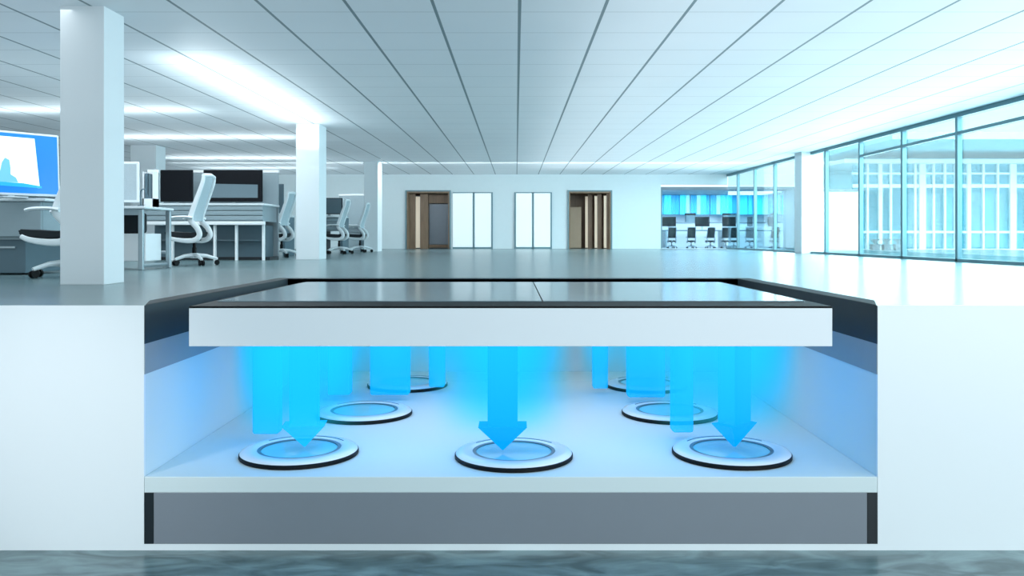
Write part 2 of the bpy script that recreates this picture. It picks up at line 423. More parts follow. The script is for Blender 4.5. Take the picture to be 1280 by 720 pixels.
SH = [(317, 352, 550, 'leftmost tall cyan shaft of light behind the front left vent'),
      (410, 440, 500, 'cyan shaft of light ending behind the second left vent'),
      (462, 514, 500, 'broad cyan shaft of light by the rear left vent'),
      (536, 557, 490, 'narrow cyan shaft of light right of the rear left vent'),
      (740, 760, 492, 'narrow cyan shaft of light left of the rear right vent'),
      (782, 832, 503, 'broad cyan shaft of light by the rear right vent'),
      (838, 866, 548, 'tall cyan shaft of light left of the two toned arrow')]
for k, (x0, x1, yb, lab) in enumerate(SH):
    d = F * (EYE - zsh) / (yb - VY)
    t = thing('light_shaft', lab, 'light shaft', ((0.5 * (x0 + x1) - VX) * d / F, d, ztop), 0, 'shafts of light between platform and deck')
    w = (x1 - x0) * d / F / 2
    hgt = ztop - zsh - 0.05
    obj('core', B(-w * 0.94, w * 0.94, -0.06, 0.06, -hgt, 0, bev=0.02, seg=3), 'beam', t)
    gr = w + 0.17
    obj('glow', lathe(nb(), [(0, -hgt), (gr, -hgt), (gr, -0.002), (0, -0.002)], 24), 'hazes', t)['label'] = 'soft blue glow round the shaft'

# ---------------------------------------------------------------- room shell
bm = nb()
v = [bm.verts.new(p) for p in ((XL, 3.0, ceil_z(3)), (XR + 0.1, 3.0, ceil_z(3)), (XR + 0.1, BACK + 0.3, ceil_z(BACK)), (XL, BACK + 0.3, ceil_z(BACK)))]
u = [bm.verts.new(w.co + Vector((0, 0, 0.15))) for w in v]
bm.faces.new(v[::-1]); bm.faces.new(u)
for i in range(4): bm.faces.new((v[i], v[(i + 1) % 4], u[(i + 1) % 4], u[i]))
struct('ceiling', bm, 'ceiling', 'white tiled ceiling with long dark seams')
struct('wall_left', B(XL - 0.1, XL, CUT, BACK, FL, ceil_z(BACK) + 0.1), 'farwall', 'grey side wall far on the left')
# back wall with three openings
zt_ = ceil_z(BACK) + 0.1
def bx(px): return P(px, 0, BACK).x
def bz(py): return P(0, py, BACK).z
bm = nb()
op = [(508, 562.5, 239), (710.5, 764, 239)]
segs = [(-645, 508), (562.5, 710.5), (764, 826)]
for a, b in segs: box(bm, max(XL, bx(a)), min(XR, bx(b)), BACK, BACK + 0.15, FL, zt_)
for a, b, t_ in op: box(bm, bx(a), bx(b), BACK, BACK + 0.15, bz(t_), zt_)
box(bm, bx(826), XR, BACK, BACK + 0.15, bz(230.75), zt_)
struct('wall_back', bm, 'wall', 'pale back wall with two wood lined niches and two white double doors')

# columns
def column(px0, px1, ybase, depth, label):
    d = F * H / (ybase - VY)
    x0, x1 = P(px0, 0, d).x, P(px1, 0, d).x
    o = struct('column', B(x0, x1, d, d + depth, FL, ceil_z(d) + 0.05, bev=0.004), 'column')
    o['label'] = label; o['category'] = 'column'
    return o
column(75, 130, 356, 0.36, 'large white square column nearest on the left')
column(370, 399, 324.5, 0.55, 'middle white square column in the row on the left')
column(455, 472, 314.4, 0.75, 'farthest slim white column of the row on the left')
column(163, 195, 318.8, 0.5, 'grey white column behind the desk and the dark monitors')
column(1002, 1029, 317, 0.5, 'bright white column beside the glass wall')

# ---------------------------------------------------------------- glazed right wall
MY = [11.5 + 1.9 * i for i in range(-3, 9)]
gw = thing('glass_wall', 'long glazed facade with slim teal mullions along the right side', 'glass wall', (XR, 0, FL))
gw['kind'] = 'structure'
def gl(n, bm, m): return obj(n, bm, m, gw)
for i, y in enumerate(MY):
    if y > BACK: break
    gl('mullion', B(-0.03, 0.05, y - 0.035, y + 0.035, 0, ceil_z(y) - FL - 0.01, bev=0.005), 'mullion')
for a, b in zip(MY, MY[1:] + [BACK]):
    if a >= 26.0: b = BACK
    if a > BACK: break
    zz = ceil_z(a) - FL - 0.02
    gl('glass_pane', B(0.005, 0.017, a + 0.035, b - 0.035, 0.05, zz), 'glass')
    if b <= 17.3:
        gl('transom', B(-0.025, 0.045, a + 0.035, b - 0.035, 1.65 + H - 0.025, 1.65 + H + 0.025), 'mullion')
gl('bottom_rail', B(-0.03, 0.05, MY[0], BACK, 0, 0.05), 'mullion')
bm = nb()
y0, y1 = MY[0], BACK
vs = [bm.verts.new(q) for q in ((-0.035, y0, ceil_z(y0) - FL - 0.07), (0.06, y0, ceil_z(y0) - FL - 0.07), (0.06, y0, ceil_z(y0) - FL), (-0.035, y0, ceil_z(y0) - FL),
      (-0.035, y1, ceil_z(y1) - FL - 0.07), (0.06, y1, ceil_z(y1) - FL - 0.07), (0.06, y1, ceil_z(y1) - FL), (-0.035, y1, ceil_z(y1) - FL))]
for q in ((0, 1, 2, 3), (4, 7, 6, 5), (0, 4, 5, 1), (1, 5, 6, 2), (2, 6, 7, 3), (3, 7, 4, 0)): bm.faces.new([vs[k] for k in q])
gl('head_rail', bm, 'mullion')

# ---------------------------------------------------------------- back wall: niches and doors
def niche(a, b, top, label, kind):
    t = thing('door_niche', label, 'doorway', (bx(a), BACK, FL), 0)
    W = bx(b) - bx(a); Hh = bz(top) - FL; D = 1.5
    bm = nb()
    box(bm, 0.0, 0.06, -0.03, D, 0, Hh); box(bm, W - 0.06, W, -0.03, D, 0, Hh); box(bm, 0.06, W - 0.06, -0.03, D, Hh - 0.06, Hh)
    obj('wood_lining', bm, 'wood', t)
    bm = nb(); tt = 0.03
    box(bm, -tt, 0.012, -0.05, -0.03, 0, Hh + tt); box(bm, W - 0.012, W + tt, -0.05, -0.03, 0, Hh + tt); box(bm, 0.012, W - 0.012, -0.05, -0.03, Hh - 0.01, Hh + tt)
    obj('frame', bm, 'mullion', t)
    px = lambda q: (q - a) * BACK / F
    if kind == 'lift':
        obj('back_panel', B(0.06, W - 0.06, D, D + 0.05, 0, Hh), 'lift', t)
        obj('inner_door', B(px(534), W - 0.07, 0.62, 0.68, 0.14, Hh - 0.40, bev=0.01), 'lift', t)
        obj('door_sill', B(px(533), W - 0.07, 0.55, 0.70, 0.03, 0.13), 'wood', t)
        obj('wood_header', B(px(533), W - 0.07, 0.55, 0.72, Hh - 0.38, Hh - 0.07), 'wood', t)
        obj('light_strip', B(px(518), px(523.5), 0.35, 0.40, 0.03, Hh - 0.16), 'woodlight', t)
        obj('wood_pier', B(px(524), px(534), 0.33, 0.7, 0.0, Hh - 0.07), 'wood', t)
        obj('wood_pier', B(0.06, px(517.5), 0.33, 0.5, 0.0, Hh - 0.07), 'wood', t)
    else:
        obj('back_panel', B(0.06, W - 0.06, D, D + 0.05, 0, Hh), 'wood', t)
        obj('inner_door', B(0.07, px(729), 0.8, 0.86, 0.02, Hh - 0.5, bev=0.01), M['wood2'], t)
        for q, y in ((735.5, 0.75), (746.5, 0.45), (757, 0.15)):
            obj('wood_pier', B(px(q + 1.6), px(q + 7.4), y, y + 0.16, 0.0, Hh - 0.07), 'wood', t)
            obj('light_strip', B(px(q - 1.6), px(q + 1.6), y - 0.02, y + 0.05, 0.03, Hh - 0.14), 'woodlight', t)
    return t
M['wood2'] = mat('pale_walnut', rgb(168, 146, 124), 0.5, noise=0.06)
niche(508, 562.5, 239, 'left wood lined niche with a grey lift door', 'lift')
niche(710.5, 764, 239, 'right wood lined niche with upright glowing slats', 'slat')
def ddoor(n, panes, bars, label):
    t = thing('door_%d' % n, label, 'door', (0, BACK, FL)); t['kind'] = 'structure'
    top, bot = bz(241.5) - FL, 0.06
    for a, b in panes: obj('door_leaf', B(bx(a), bx(b), -0.035, 0.0, bot, top, bev=0.004), 'frosted', t)
    for q in bars: obj('door_frame', B(bx(q) - 0.022, bx(q) + 0.022, -0.05, 0.0, 0.0, top + 0.03), 'mullion', t)
    a, b = panes[0][0], panes[-1][1]
    obj('door_head', B(bx(a), bx(b), -0.05, 0.0, top, top + 0.03), 'mullion', t)
    obj('kick_plate', B(bx(a), bx(b), -0.05, 0.0, 0.0, 0.05), 'mullion', t)
    return t
ddoor(1, [(566, 590.8), (593.5, 614)], [592.2, 615.2], 'left white double door with slim grey frame in the back wall')
ddoor(2, [(645, 664.8), (667.5, 688)], [643.8, 666.2, 689], 'right white double door with slim grey frame in the back wall')

# ---------------------------------------------------------------- meeting room box on the right
PD0, PD1 = BACK, 31.6
pod = thing('meeting_room', 'glass fronted meeting room box with blue curtains and grey frame', 'meeting room', (0, PD0, FL))
pX0, pX1 = P(826, 0, PD0).x, P(998, 0, PD0).x
pz = P(0, 233.5, PD0).z - FL
LD = PD1 - PD0
RX = 10.1
obj('roof_panel', B(pX0, RX, 0.0, LD, pz - 0.10, pz, bev=0.005), 'podgray', pod)
obj('front_pier', B(P(982.5, 0, PD0).x, pX1, 0, 0.3, 0, pz - 0.10), 'podgray', pod)['label'] = 'thick grey right pier'
obj('side_wall', B(RX - 0.05, RX, 0, LD, 0, pz - 0.10), 'podin', pod)
obj('side_wall', B(pX0 - 0.05, pX0, 0.16, LD, 0, pz - 0.10), 'podin', pod)
obj('back_wall', B(pX0, RX - 0.05, LD - 0.05, LD, 0, pz - 0.10), 'podin', pod)
obj('floor_plate', B(pX0, RX - 0.05, 0.0, LD, 0.0, 0.012), 'podin', pod)
ix1 = P(982.5, 0, PD0).x
for q in (826.9, 923):
    obj('mullion', B(P(q, 0, PD0).x - 0.02, P(q, 0, PD0).x + 0.02, 0.0, 0.04, 0.012, pz - 0.10), 'mullion', pod)
obj('glass_pane', B(pX0 + 0.06, P(923, 0, PD0).x - 0.02, 0.015, 0.025, 0.012, pz - 0.10), 'glassb', pod)
obj('glass_pane', B(P(923, 0, PD0).x + 0.02, ix1, 0.015, 0.025, 0.012, pz - 0.10), 'glassb', pod)
# curtains: blue panels hung along the rear, their backlight put in as emission
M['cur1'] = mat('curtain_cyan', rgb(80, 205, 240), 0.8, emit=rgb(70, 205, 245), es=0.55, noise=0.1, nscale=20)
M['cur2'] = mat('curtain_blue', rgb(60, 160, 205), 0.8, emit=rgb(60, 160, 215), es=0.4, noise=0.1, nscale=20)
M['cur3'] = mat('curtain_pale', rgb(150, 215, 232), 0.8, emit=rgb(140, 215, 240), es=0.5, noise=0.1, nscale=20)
dC = PD1 - 0.35
cx = P(824, 0, dC).x + 0.55; xe = ix1 + 0.9
cx = pX0 + 0.1
i = 0
seq = ['cur1', 'cur1', 'cur2', 'cur1', 'cur1', 'cur2', 'cur1', 'cur3', 'cur2', 'cur3', 'cur1', 'cur2', 'cur2', 'cur3']
cend = RX - 0.1
while cx < cend - 0.08:
    w = random.choice([0.10, 0.14, 0.22, 0.30]); w = min(w, cend - cx)
    pts = []; nn = max(4, int(w / 0.02))
    top = [(cx + w * k / nn, dC - PD0 + 0.02 * math.sin(k * 1.9)) for k in range(nn + 1)]
    out = top + [(x, y + 0.01) for x, y in top[::-1]]
    bm = nb(); prism(bm, out, 'z', P(0, 268, dC).z - FL, pz - 0.11)
    obj('curtain', bm, seq[i % len(seq)], pod)
    cx += w + random.choice([0.005, 0.012, 0.03]); i += 1
light('pod_area_light', 'AREA', (7.4, PD0 + 1.6, FL + pz - 0.13), 200, (0.8, 0.94, 1), 4.6, 2.6)  # area light under the roof brightening the room, no fixture modelled

# ---------------------------------------------------------------- annex seen through the glass
annex = thing('annex_building', 'pale white framed glass building seen through the facade', 'building', (0, 26.5, FL - 0.1))
AX0, AX1 = 10.6, 24.0
zA = lambda py: P(0, py, 26.5).z - FL + 0.1
obj('back_wall', B(AX0, AX1, 3.0, 3.2, 0, zA(200)), M['annexback'] if 'annexback' in M else 'outwhite', annex)
obj('roof_slab', B(AX0 - 0.4, AX1, -0.4, 3.2, zA(205), zA(200), bev=0.01), 'outwhite', annex)
obj('canopy', B(AX0 - 0.3, AX1, -3.5, 3.2, zA(190), zA(182)), 'annexteal', annex)
obj('base_plinth', B(AX0 - 0.2, AX1, -0.2, 3.2, 0, 0.12), 'outwhite', annex)
for py, th in ((217, 0.06), (232.5, 0.11), (290, 0.07)):
    obj('transom', B(AX0, AX1, -0.04, 0.04, zA(py) - th / 2, zA(py) + th / 2), 'outwhite', annex)
mx = [1083.5, 1099.5, 1112.5, 1129, 1143, 1152, 1166, 1180, 1193, 1210, 1228, 1246, 1265, 1282, 1300, 1330]
for q in mx:
    w = 0.2 if q in (1152, 1265) else (0.12 if q in (1099.5, 1129, 1210) else 0.06)
    x = P(q, 0, 26.5).x
    obj('mullion', B(x - w / 2, x + w / 2, -0.08, 0.08, 0.12, zA(205)), 'outwhite', annex)
obj('glass_pane', B(AX0, AX1, 0.0, 0.012, 0.12, zA(205)), 'glassc', annex)
for q0, q1 in ((1180, 1192), (1194, 1206), (1152, 1160), (1232, 1240)):
    obj('curtain', B(P(q0, 0, 26.8).x, P(q1, 0, 26.8).x, 0.3, 0.34, 0.15, zA(217)), 'outwhite', annex)
struct('ground_courtyard', B(XR + 0.12, 60, -2, 70, FL - 0.2, FL - 0.051 + 0.0), 'outfloor', 'pale paved courtyard outside the glass')
for q, lab in ((1092, 'left small dark planter box at the annex window'), (1106.5, 'middle small dark planter box at the annex window'), (1121, 'right small dark planter box at the annex window')):
    p = P(q, 303, 26.0)
    t = thing('planter', lab, 'planter', (p.x, 25.9, FL - 0.051), 0, 'dark planters at the annex')
    bm = nb(); prism(bm, [(-0.1, 0), (0.1, 0), (0.13, 0.22), (-0.13, 0.22)], 'y', -0.1, 0.1); obj('pot', bm, 'teal', t)
    bm = nb()
    for k in range(9):
        a = k * 0.7; tube(bm, [(0, 0, 0.2), (0.06 * math.cos(a), 0.06 * math.sin(a), 0.34), (0.13 * math.cos(a), 0.13 * math.sin(a), 0.38)], [0.03, 0.035, 0.01], 0.008, 6)
    obj('foliage', bm, 'mullion', t)
# low white block behind the near column, outside
an2 = thing('garden_wall', 'blank white garden wall outside between column and annex', 'wall', (8.6, 24.0, FL - 0.051))
obj('wall_body', B(-0.2, 1.3, 0, 0.4, 0, 1.75, bev=0.01), 'outwhite', an2)
obj('coping', B(-0.26, 1.36, -0.05, 0.45, 1.75, 1.81, bev=0.01), 'podgray', an2)

# ---------------------------------------------------------------- office chairs
def make_chair(label, frame='chairwhite', seatm='fabric', s=1.0, simple=False):
    t = thing('office_chair', label, 'chair')
    prof = [(-0.30, 0.405), (-0.22, 0.37), (-0.05, 0.345), (0.08, 0.355), (0.145, 0.42), (0.115, 0.52), (0.03, 0.62), (0.03, 0.70), (0.11, 0.93), (0.19, 1.16), (0.20, 1.25)]
    sp = smooth_path([(x * s, 0, z * s) for x, z in prof], 4)
    n = len(sp)
    for y in (-0.235, 0.235):
        ra = [s * (0.022 + 0.018 * math.sin(math.pi * i / (n - 1))) for i in range(n)]
        obj('side_frame', tube(nb(), [(p.x, y * s, p.z) for p in sp], ra, 0.02 * s, 8), frame, t, True)
    # backrest: curved shell between the frames
    bk = [(0.04, 0.62), (0.055, 0.75), (0.10, 0.92), (0.16, 1.10), (0.195, 1.25)]
    bk = smooth_path([(x * s, 0, z * s) for x, z in bk], 3)
    bm = nb(); rows = []
    for off in (0, 0.018):
        for p in bk:
            rows.append([bm.verts.new((p.x + off * s + 0.05 * s * (1 - (k / 4 - 1) ** 2) - 0.02 * s, (k / 4 - 1) * 0.225 * s, p.z)) for k in range(9)])
    m_ = len(bk)
    for base in (0, m_):
        for i in range(m_ - 1):
            for k in range(8): bm.faces.new((rows[base + i][k], rows[base + i][k + 1], rows[base + i + 1][k + 1], rows[base + i + 1][k]))
    for k in range(8):
        bm.faces.new((rows[0][k], rows[0][k + 1], rows[m_][k + 1], rows[m_][k])); bm.faces.new((rows[m_ - 1][k], rows[m_ - 1][k + 1], rows[-1][k + 1], rows[-1][k]))
    for i in range(m_ - 1):
        for k in (0, 8): bm.faces.new((rows[i][k], rows[i + 1][k], rows[m_ + i + 1][k], rows[m_ + i][k]))
    obj('backrest', bm, 'mesh' if frame == 'chairwhite' else seatm, t, True)
    obj('top_rail', tube(nb(), [(0.20 * s, -0.235 * s, 1.25 * s), (0.225 * s, 0, 1.265 * s), (0.20 * s, 0.235 * s, 1.25 * s)], 0.028 * s, n=8, up=(0, 0, 1)), frame, t, True)
    bm = nb(); prism(bm, [(x * s, z * s) for x, z in ((-0.34, 0.44), (-0.30, 0.40), (-0.05, 0.38), (0.10, 0.40), (0.13, 0.47), (0.0, 0.455), (-0.2, 0.465), (-0.33, 0.475))], 'y', -0.215 * s, 0.215 * s)
    es = [e for e in bm.edges]; bmesh.ops.bevel(bm, geom=es, offset=0.012 * s, segments=2, affect='EDGES')
    obj('seat', bm, seatm, t, True)
    for y in (-0.27, 0.27):
        a = obj('armrest', tube(nb(), smooth_path([(x * s, y * s, z * s) for x, z in ((0.07, 0.66), (-0.03, 0.675), (-0.18, 0.67), (-0.24, 0.655))], 3), 0.018 * s, 0.035 * s, 8), frame, t, True)
    obj('gas_column', lathe(nb(), [(0, 0.1 * s), (0.03 * s, 0.1 * s), (0.03 * s, 0.25 * s), (0.022 * s, 0.25 * s), (0.022 * s, 0.34 * s), (0.09 * s, 0.345 * s), (0.09 * s, 0.375 * s), (0, 0.375 * s)], 16), 'black', t, True)
    bm = nb()
    ang = [math.radians(18 + 72 * k) for k in range(5)]
    for a in ang:
        tube(bm, [(0, 0, 0.14 * s), (0.16 * s * math.cos(a), 0.16 * s * math.sin(a), 0.13 * s), (0.31 * s * math.cos(a), 0.31 * s * math.sin(a), 0.085 * s)], [0.035 * s, 0.026 * s, 0.018 * s], [0.035 * s, 0.026 * s, 0.02 * s], 8, up=(0, 0, 1))
    lathe(bm, [(0, 0.10 * s), (0.05 * s, 0.10 * s), (0.05 * s, 0.17 * s), (0, 0.17 * s)], 16)
    obj('star_base', bm, frame, t, True)
    for a in ang:
        cx_, cy_ = 0.30 * s * math.cos(a), 0.30 * s * math.sin(a)
        bm = nb(); q = Vector((math.sin(a), -math.cos(a), 0))
        r = 0.036 * s
        for o_ in (-0.022, 0.022):
            c = Vector((cx_, cy_, r)) + q * o_ * s
            tube(bm, [c - q * 0.012 * s, c + q * 0.012 * s], r, n=14, up=(0, 0, 1))
        tube(bm, [(cx_, cy_, r), (cx_, cy_, 0.09 * s)], 0.01 * s, n=6)
        obj('caster', bm, 'black', t, True)
    return t
def D(py): return F * H / (py - VY)
ch = make_chair('white framed office chair half hidden behind the nearest column')
CH = [(80, 345.5, 0.1, None), (243, 331.5, 0.05, 'white framed office chair pulled up between two desks, dark monitors behind'),
      (352, 321.5, -0.05, 'white framed office chair just left of the middle column'),
      (424, 317.3, -0.02, 'small looking office chair just right of the middle column'),
      (450, 315.3, -0.02, 'farthest office chair half behind the slimmest column')]
for i, (px, py, rz, lab) in enumerate(CH):
    c = ch if i == 0 else copy_tree(ch)
    d = D(py) + (-0.12 if i == 0 else 0); c.location = ((px - VX) * d / F, d, FL); c.rotation_euler = (0, 0, rz); c['group'] = 'office chairs at the desks'
    if lab: c['label'] = lab

# ---------------------------------------------------------------- monitors
def monitor(label, loc, rz, w, h, scr='screen', case='casedark', tilt=0.0, standh=0.12, bez=0.02):
    """loc = centre of the foot; screen looks to local -Y"""
    t = thing('computer_monitor', label, 'monitor', loc, rz, 'monitors on the desks')
    R_ = Matrix.Translation((0, 0, standh)) @ Matrix.Rotation(tilt, 4, 'X')
    b = box(nb(), -w / 2, w / 2, 0, 0.035, 0, h, bev=0.012, seg=2); bmesh.ops.transform(b, matrix=R_, verts=b.verts[:])
    obj('casing', b, case, t)
    b = box(nb(), -w / 2 + bez, w / 2 - bez, -0.004, 0.006, bez, h - bez, bev=0.0); bmesh.ops.transform(b, matrix=R_, verts=b.verts[:])
    s = obj('screen', b, scr, t)
    obj('foot', B(-0.12, 0.12, -0.07, 0.09, 0, 0.014, bev=0.005), case if case != 'casedark' else 'steel', t)
    obj('stand', B(-0.03, 0.03, 0.03, 0.055, 0.01, standh + 0.12, bev=0.006), case if case != 'casedark' else 'steel', t)
    return t, R_
# bright blue display, far left
M['bluescreen'] = mat('blue_display', rgb(20, 110, 205), 0.3, emit=rgb(25, 125, 230), es=0.6)
M['scrwhite'] = mat('display_white', rgb(225, 240, 250), 0.3, emit=rgb(225, 243, 252), es=0.8)
M['scrblob'] = mat('display_figure', rgb(110, 180, 215), 0.3, emit=rgb(110, 185, 222), es=0.55)
M['scrline'] = mat('display_line', rgb(30, 150, 225), 0.3, emit=rgb(40, 160, 232), es=0.7)
A0, A1 = Vector((-5.45, 8.25)), Vector((-4.88, 9.0))
w = (A1 - A0).length; ang = math.atan2((A1 - A0).y, (A1 - A0).x); mid = (A0 + A1) / 2
zd = FL + 0.80
t, R_ = monitor('large bright blue display at the left edge showing a pale picture', (mid.x, mid.y, zd), ang, w, 0.66, 'bluescreen', 'chairwhite', tilt=-0.06, standh=0.03, bez=0.022)
def flat(name, pts, m, y=-0.0045, par=None):
    bm = nb(); prism(bm, pts, 'y', y - 0.002, y); bmesh.ops.transform(bm, matrix=R_, verts=bm.verts[:]); return obj(name, bm, m, par)
scr = [o for o in bpy.data.objects if o.parent == t and o.name.startswith('screen')][0]
flat('picture', [(-0.42, 0.12), (0.26, 0.08), (0.22, 0.60), (-0.40, 0.60)], 'scrwhite', par=scr)
flat('figure', [(-0.20, 0.13), (0.05, 0.13), (0.03, 0.18), (-0.02, 0.21), (-0.02, 0.28), (-0.03, 0.36), (-0.07, 0.38), (-0.10, 0.33), (-0.12, 0.24), (-0.16, 0.19)], 'scrblob', y=-0.0075, par=scr)
flat('figure', [(-0.42, 0.10), (0.28, 0.08), (0.28, 0.10), (0.1, 0.125), (-0.42, 0.14)], 'scrline', y=-0.0075, par=scr)

# ---------------------------------------------------------------- desks
def desk_top(t, w, d, z, th=0.03, m='desktop'): obj('desktop', B(0, w, 0, d, z - th, z, bev=0.008), m, t)
# desk A
dk = thing('desk', 'grey fronted desk at the left edge under the blue display', 'desk', (-6.6, 8.7, FL), 0, 'desks along the left')
desk_top(dk, 1.72, 0.9, 0.80)
obj('front_panel', B(0.02, 1.66, 0.03, 0.07, 0.40, 0.765, bev=0.01), 'deskgray', dk)
obj('side_panel', B(1.60, 1.66, 0.07, 0.85, 0.40, 0.765, bev=0.008), 'deskgray', dk)
obj('lower_shelf', B(0.02, 1.66, 0.08, 0.85, 0.37, 0.40), 'deskgray', dk)
p = obj('pedestal', B(0.1, 0.95, 0.1, 0.8, 0.02, 0.37, bev=0.006), 'teal', dk)
p = obj('pedestal', B(1.0, 1.45, 0.12, 0.8, 0.02, 0.37, bev=0.006), 'teal', dk)
obj('drawer_handle', B(1.1, 1.35, 0.1, 0.125, 0.28, 0.3), 'steel', p)
for x in (0.15, 1.4): obj('foot', lathe(nb(), [(0, 0), (0.03, 0), (0.03, 0.025), (0, 0.025)], 16, cx=x, cy=0.2), 'black', dk)

# desk B with steel legs
dk = thing('desk', 'white desk with steel legs between the nearest column and the chair', 'desk', (-6.1, 10.0, FL), 0, 'desks along the left')
desk_top(dk, 1.68, 0.86, 0.765)
for x, y in ((1.58, 0.04), (1.60, 0.78), (0.06, 0.04), (0.06, 0.78)): obj('leg', B(x, x + 0.06, y, y + 0.05, 0, 0.735, bev=0.01), 'steel', dk)
obj('apron', B(0.12, 1.62, 0.05, 0.08, 0.66, 0.735), 'steel', dk)
obj('drawer_unit', B(1.0, 1.56, 0.3, 0.75, 0.10, 0.44, bev=0.008), 'white', dk)
obj('cross_bar', tube(nb(), [(0.1, 0.8, 0.2), (1.6, 0.8, 0.2)], 0.02, n=8, up=(0, 0, 1)), 'steel', dk)
obj('foot_bar', tube(nb(), [(1.61, 0.06, 0.05), (1.61, 0.8, 0.05)], 0.022, n=8, up=(0, 0, 1)), 'steel', dk)
tag(obj('desk_bag', B(-4.98, -4.60, 10.32, 10.5, FL + 0.441, FL + 0.70, bev=0.04, seg=3), 'fabric'), 'dark bag standing on the drawer unit under the white desk', 'bag')
t, _ = monitor('white cased monitor peeking out right of the nearest column', (-4.95, 10.3, FL + 0.765), 0.15, 0.62, 0.5, 'mesh', 'chairwhite', standh=0.06, bez=0.03)
# desk organiser
og = thing('file_holder', 'slim upright white file holder on the steel legged desk', 'organizer', (-4.66, 10.72, FL + 0.765))
bm = nb(); box(bm, -0.07, -0.055, -0.08, 0.08, 0, 0.46); box(bm, 0.055, 0.07, -0.08, 0.08, 0, 0.46); box(bm, -0.07, 0.07, 0.065, 0.08, 0, 0.5); box(bm, -0.07, 0.07, -0.08, 0.08, 0, 0.12)
obj('case', bm, 'white', og); obj('file', B(-0.045, -0.01, -0.07, 0.06, 0.12, 0.44), 'teal', og); obj('file', B(0.0, 0.04, -0.07, 0.06, 0.12, 0.43), 'screengray', og)
ds = thing('gooseneck_stand', 'thin dark gooseneck standing on the desk edge', 'stand', (-4.52, 10.12, FL + 0.765))
obj('base', lathe(nb(), [(0, 0), (0.04, 0), (0.035, 0.015), (0, 0.015)], 20), 'teal', ds)
obj('neck', tube(nb(), smooth_path([(0, 0, 0.01), (0.0, 0, 0.18), (0.05, 0, 0.2), (0.09, 0, 0.1)], 4), 0.008, n=8), 'teal', ds)

# counter C
cn = thing('storage_counter', 'long grey counter with white rails and teal cabinets below the dark monitors', 'counter', (-6.3, 14.2, FL), 0)
CW = 2.05
obj('countertop', B(0, CW, -0.02, 0.9, 0.93, 0.965, bev=0.008), 'desktop', cn)
for k in range(3): obj('drawer', B(0.02, CW - 0.03, 0.0 - 0.004 * k, 0.04, 0.68 + 0.083 * k, 0.755 + 0.083 * k, bev=0.012), 'deskgray', cn)
obj('drawer_carcass', B(0.02, CW - 0.04, 0.04, 0.85, 0.66, 0.93), 'deskgray', cn)
obj('white_rail', B(0, CW, -0.03, 0.06, 0.60, 0.66, bev=0.01), 'white', cn)
obj('cabinet_back', B(0.02, CW - 0.1, 0.4, 0.85, 0.05, 0.60), 'teal', cn)
obj('cabinet_plinth', B(0.0, CW, 0.3, 0.85, 0.0, 0.05), 'endstrip', cn)
obj('inner_shelf', B(0.02, CW - 0.1, 0.2, 0.4, 0.33, 0.35), 'screengray', cn)
for x in (0.45, P(268.5, 0, 14.3).x + 6.3, P(295.5, 0, 14.3).x + 6.3, CW - 0.05): obj('post', B(x - 0.018, x + 0.018, 0.08, 0.14, 0.0, 0.60), 'white', cn)
sc = tag(obj('desk_screen', B(-6.35, -4.28, 15.12, 15.17, FL, FL + 1.55, bev=0.012), 'deskgray'), 'white edged grey partition behind the dark monitors', 'partition')
obj('edge_trim', B(-6.36, -4.27, 15.11, 15.18, FL + 1.55, FL + 1.60, bev=0.01), 'white', sc)
dm = 14.75
zc = FL + 0.965
for x0, x1, lab, scr in ((200, 241, 'black monitor on the counter, left of the chair back', 'screen'), (254, 328, 'wide black monitor on the counter, right of the chair back', 'screen')):
    xx0, xx1 = P(x0, 0, dm).x, P(x1, 0, dm).x
    t, R_ = monitor(lab, ((xx0 + xx1) / 2, dm, zc), 0, xx1 - xx0, 0.56, scr, 'casedark', tilt=0.0, standh=0.05, bez=0.03)
    if x0 > 250:
        W2 = (xx1 - xx0) / 2
        sco = [o for o in bpy.data.objects if o.parent == t and o.name.startswith('screen')][0]
        flat('grey_window', [(-W2 + 0.04, 0.07), (W2 - 0.08, 0.07), (W2 - 0.08, 0.30), (-W2 + 0.04, 0.32)], 'screengray', par=sco)

# desks further back
def back_desk(px0, px1, d, label, zt=0.8):
    x0, x1 = P(px0, 0, d).x, P(px1, 0, d).x
    dk = thing('desk', label, 'desk', (x0, d, FL), 0, 'desks along the left'); W = x1 - x0
    desk_top(dk, W, 0.8, zt)
    for k in range(3): obj('drawer', B(0.03, W - 0.03, 0.02, 0.06, zt - 0.13 - 0.1 * k, zt - 0.045 - 0.1 * k, bev=0.01), 'deskgray', dk)
    obj('carcass', B(0.04, W - 0.04, 0.06, 0.75, zt - 0.36, zt - 0.03), 'deskgray', dk)
    for x in (0.0, W - 0.05): obj('leg', B(x, x + 0.05, 0.02, 0.76, 0, zt - 0.03, bev=0.006), 'teal', dk)
    return dk
back_desk(283, 356, 17.6, 'grey desk with drawers behind the chair left of the middle column', 0.85)
t, _ = monitor('tall teal grey monitor turned aside, left of the middle column', (P(344, 0, 17.8).x, 17.8, FL + 0.85), 0.0, 0.36, 0.62, 'screengray', 'teal', standh=0.05)
back_desk(402, 428, 20.3, 'grey desk right of the middle column', 0.9)
t, _ = monitor('grey blue monitor right of the middle column', (P(411, 0, 20.5).x, 20.5, FL + 0.9), 0.0, 0.66, 0.40, 'screengray', 'casedark', standh=0.05)
back_desk(425, 452, 23.5, 'farthest grey desk by the slimmest column', 0.75)
sc = tag(obj('desk_screen', B(P(424, 0, 24.8).x, P(472, 0, 24.8).x, 24.8, 24.85, FL, FL + 1.62, bev=0.01), 'deskgray'), 'grey partition behind the farthest desk by the slim column', 'partition')
obj('edge_trim', B(P(424, 0, 24.8).x - 0.01, P(472, 0, 24.8).x + 0.01, 24.79, 24.86, FL + 1.62, FL + 1.66), 'white', sc)

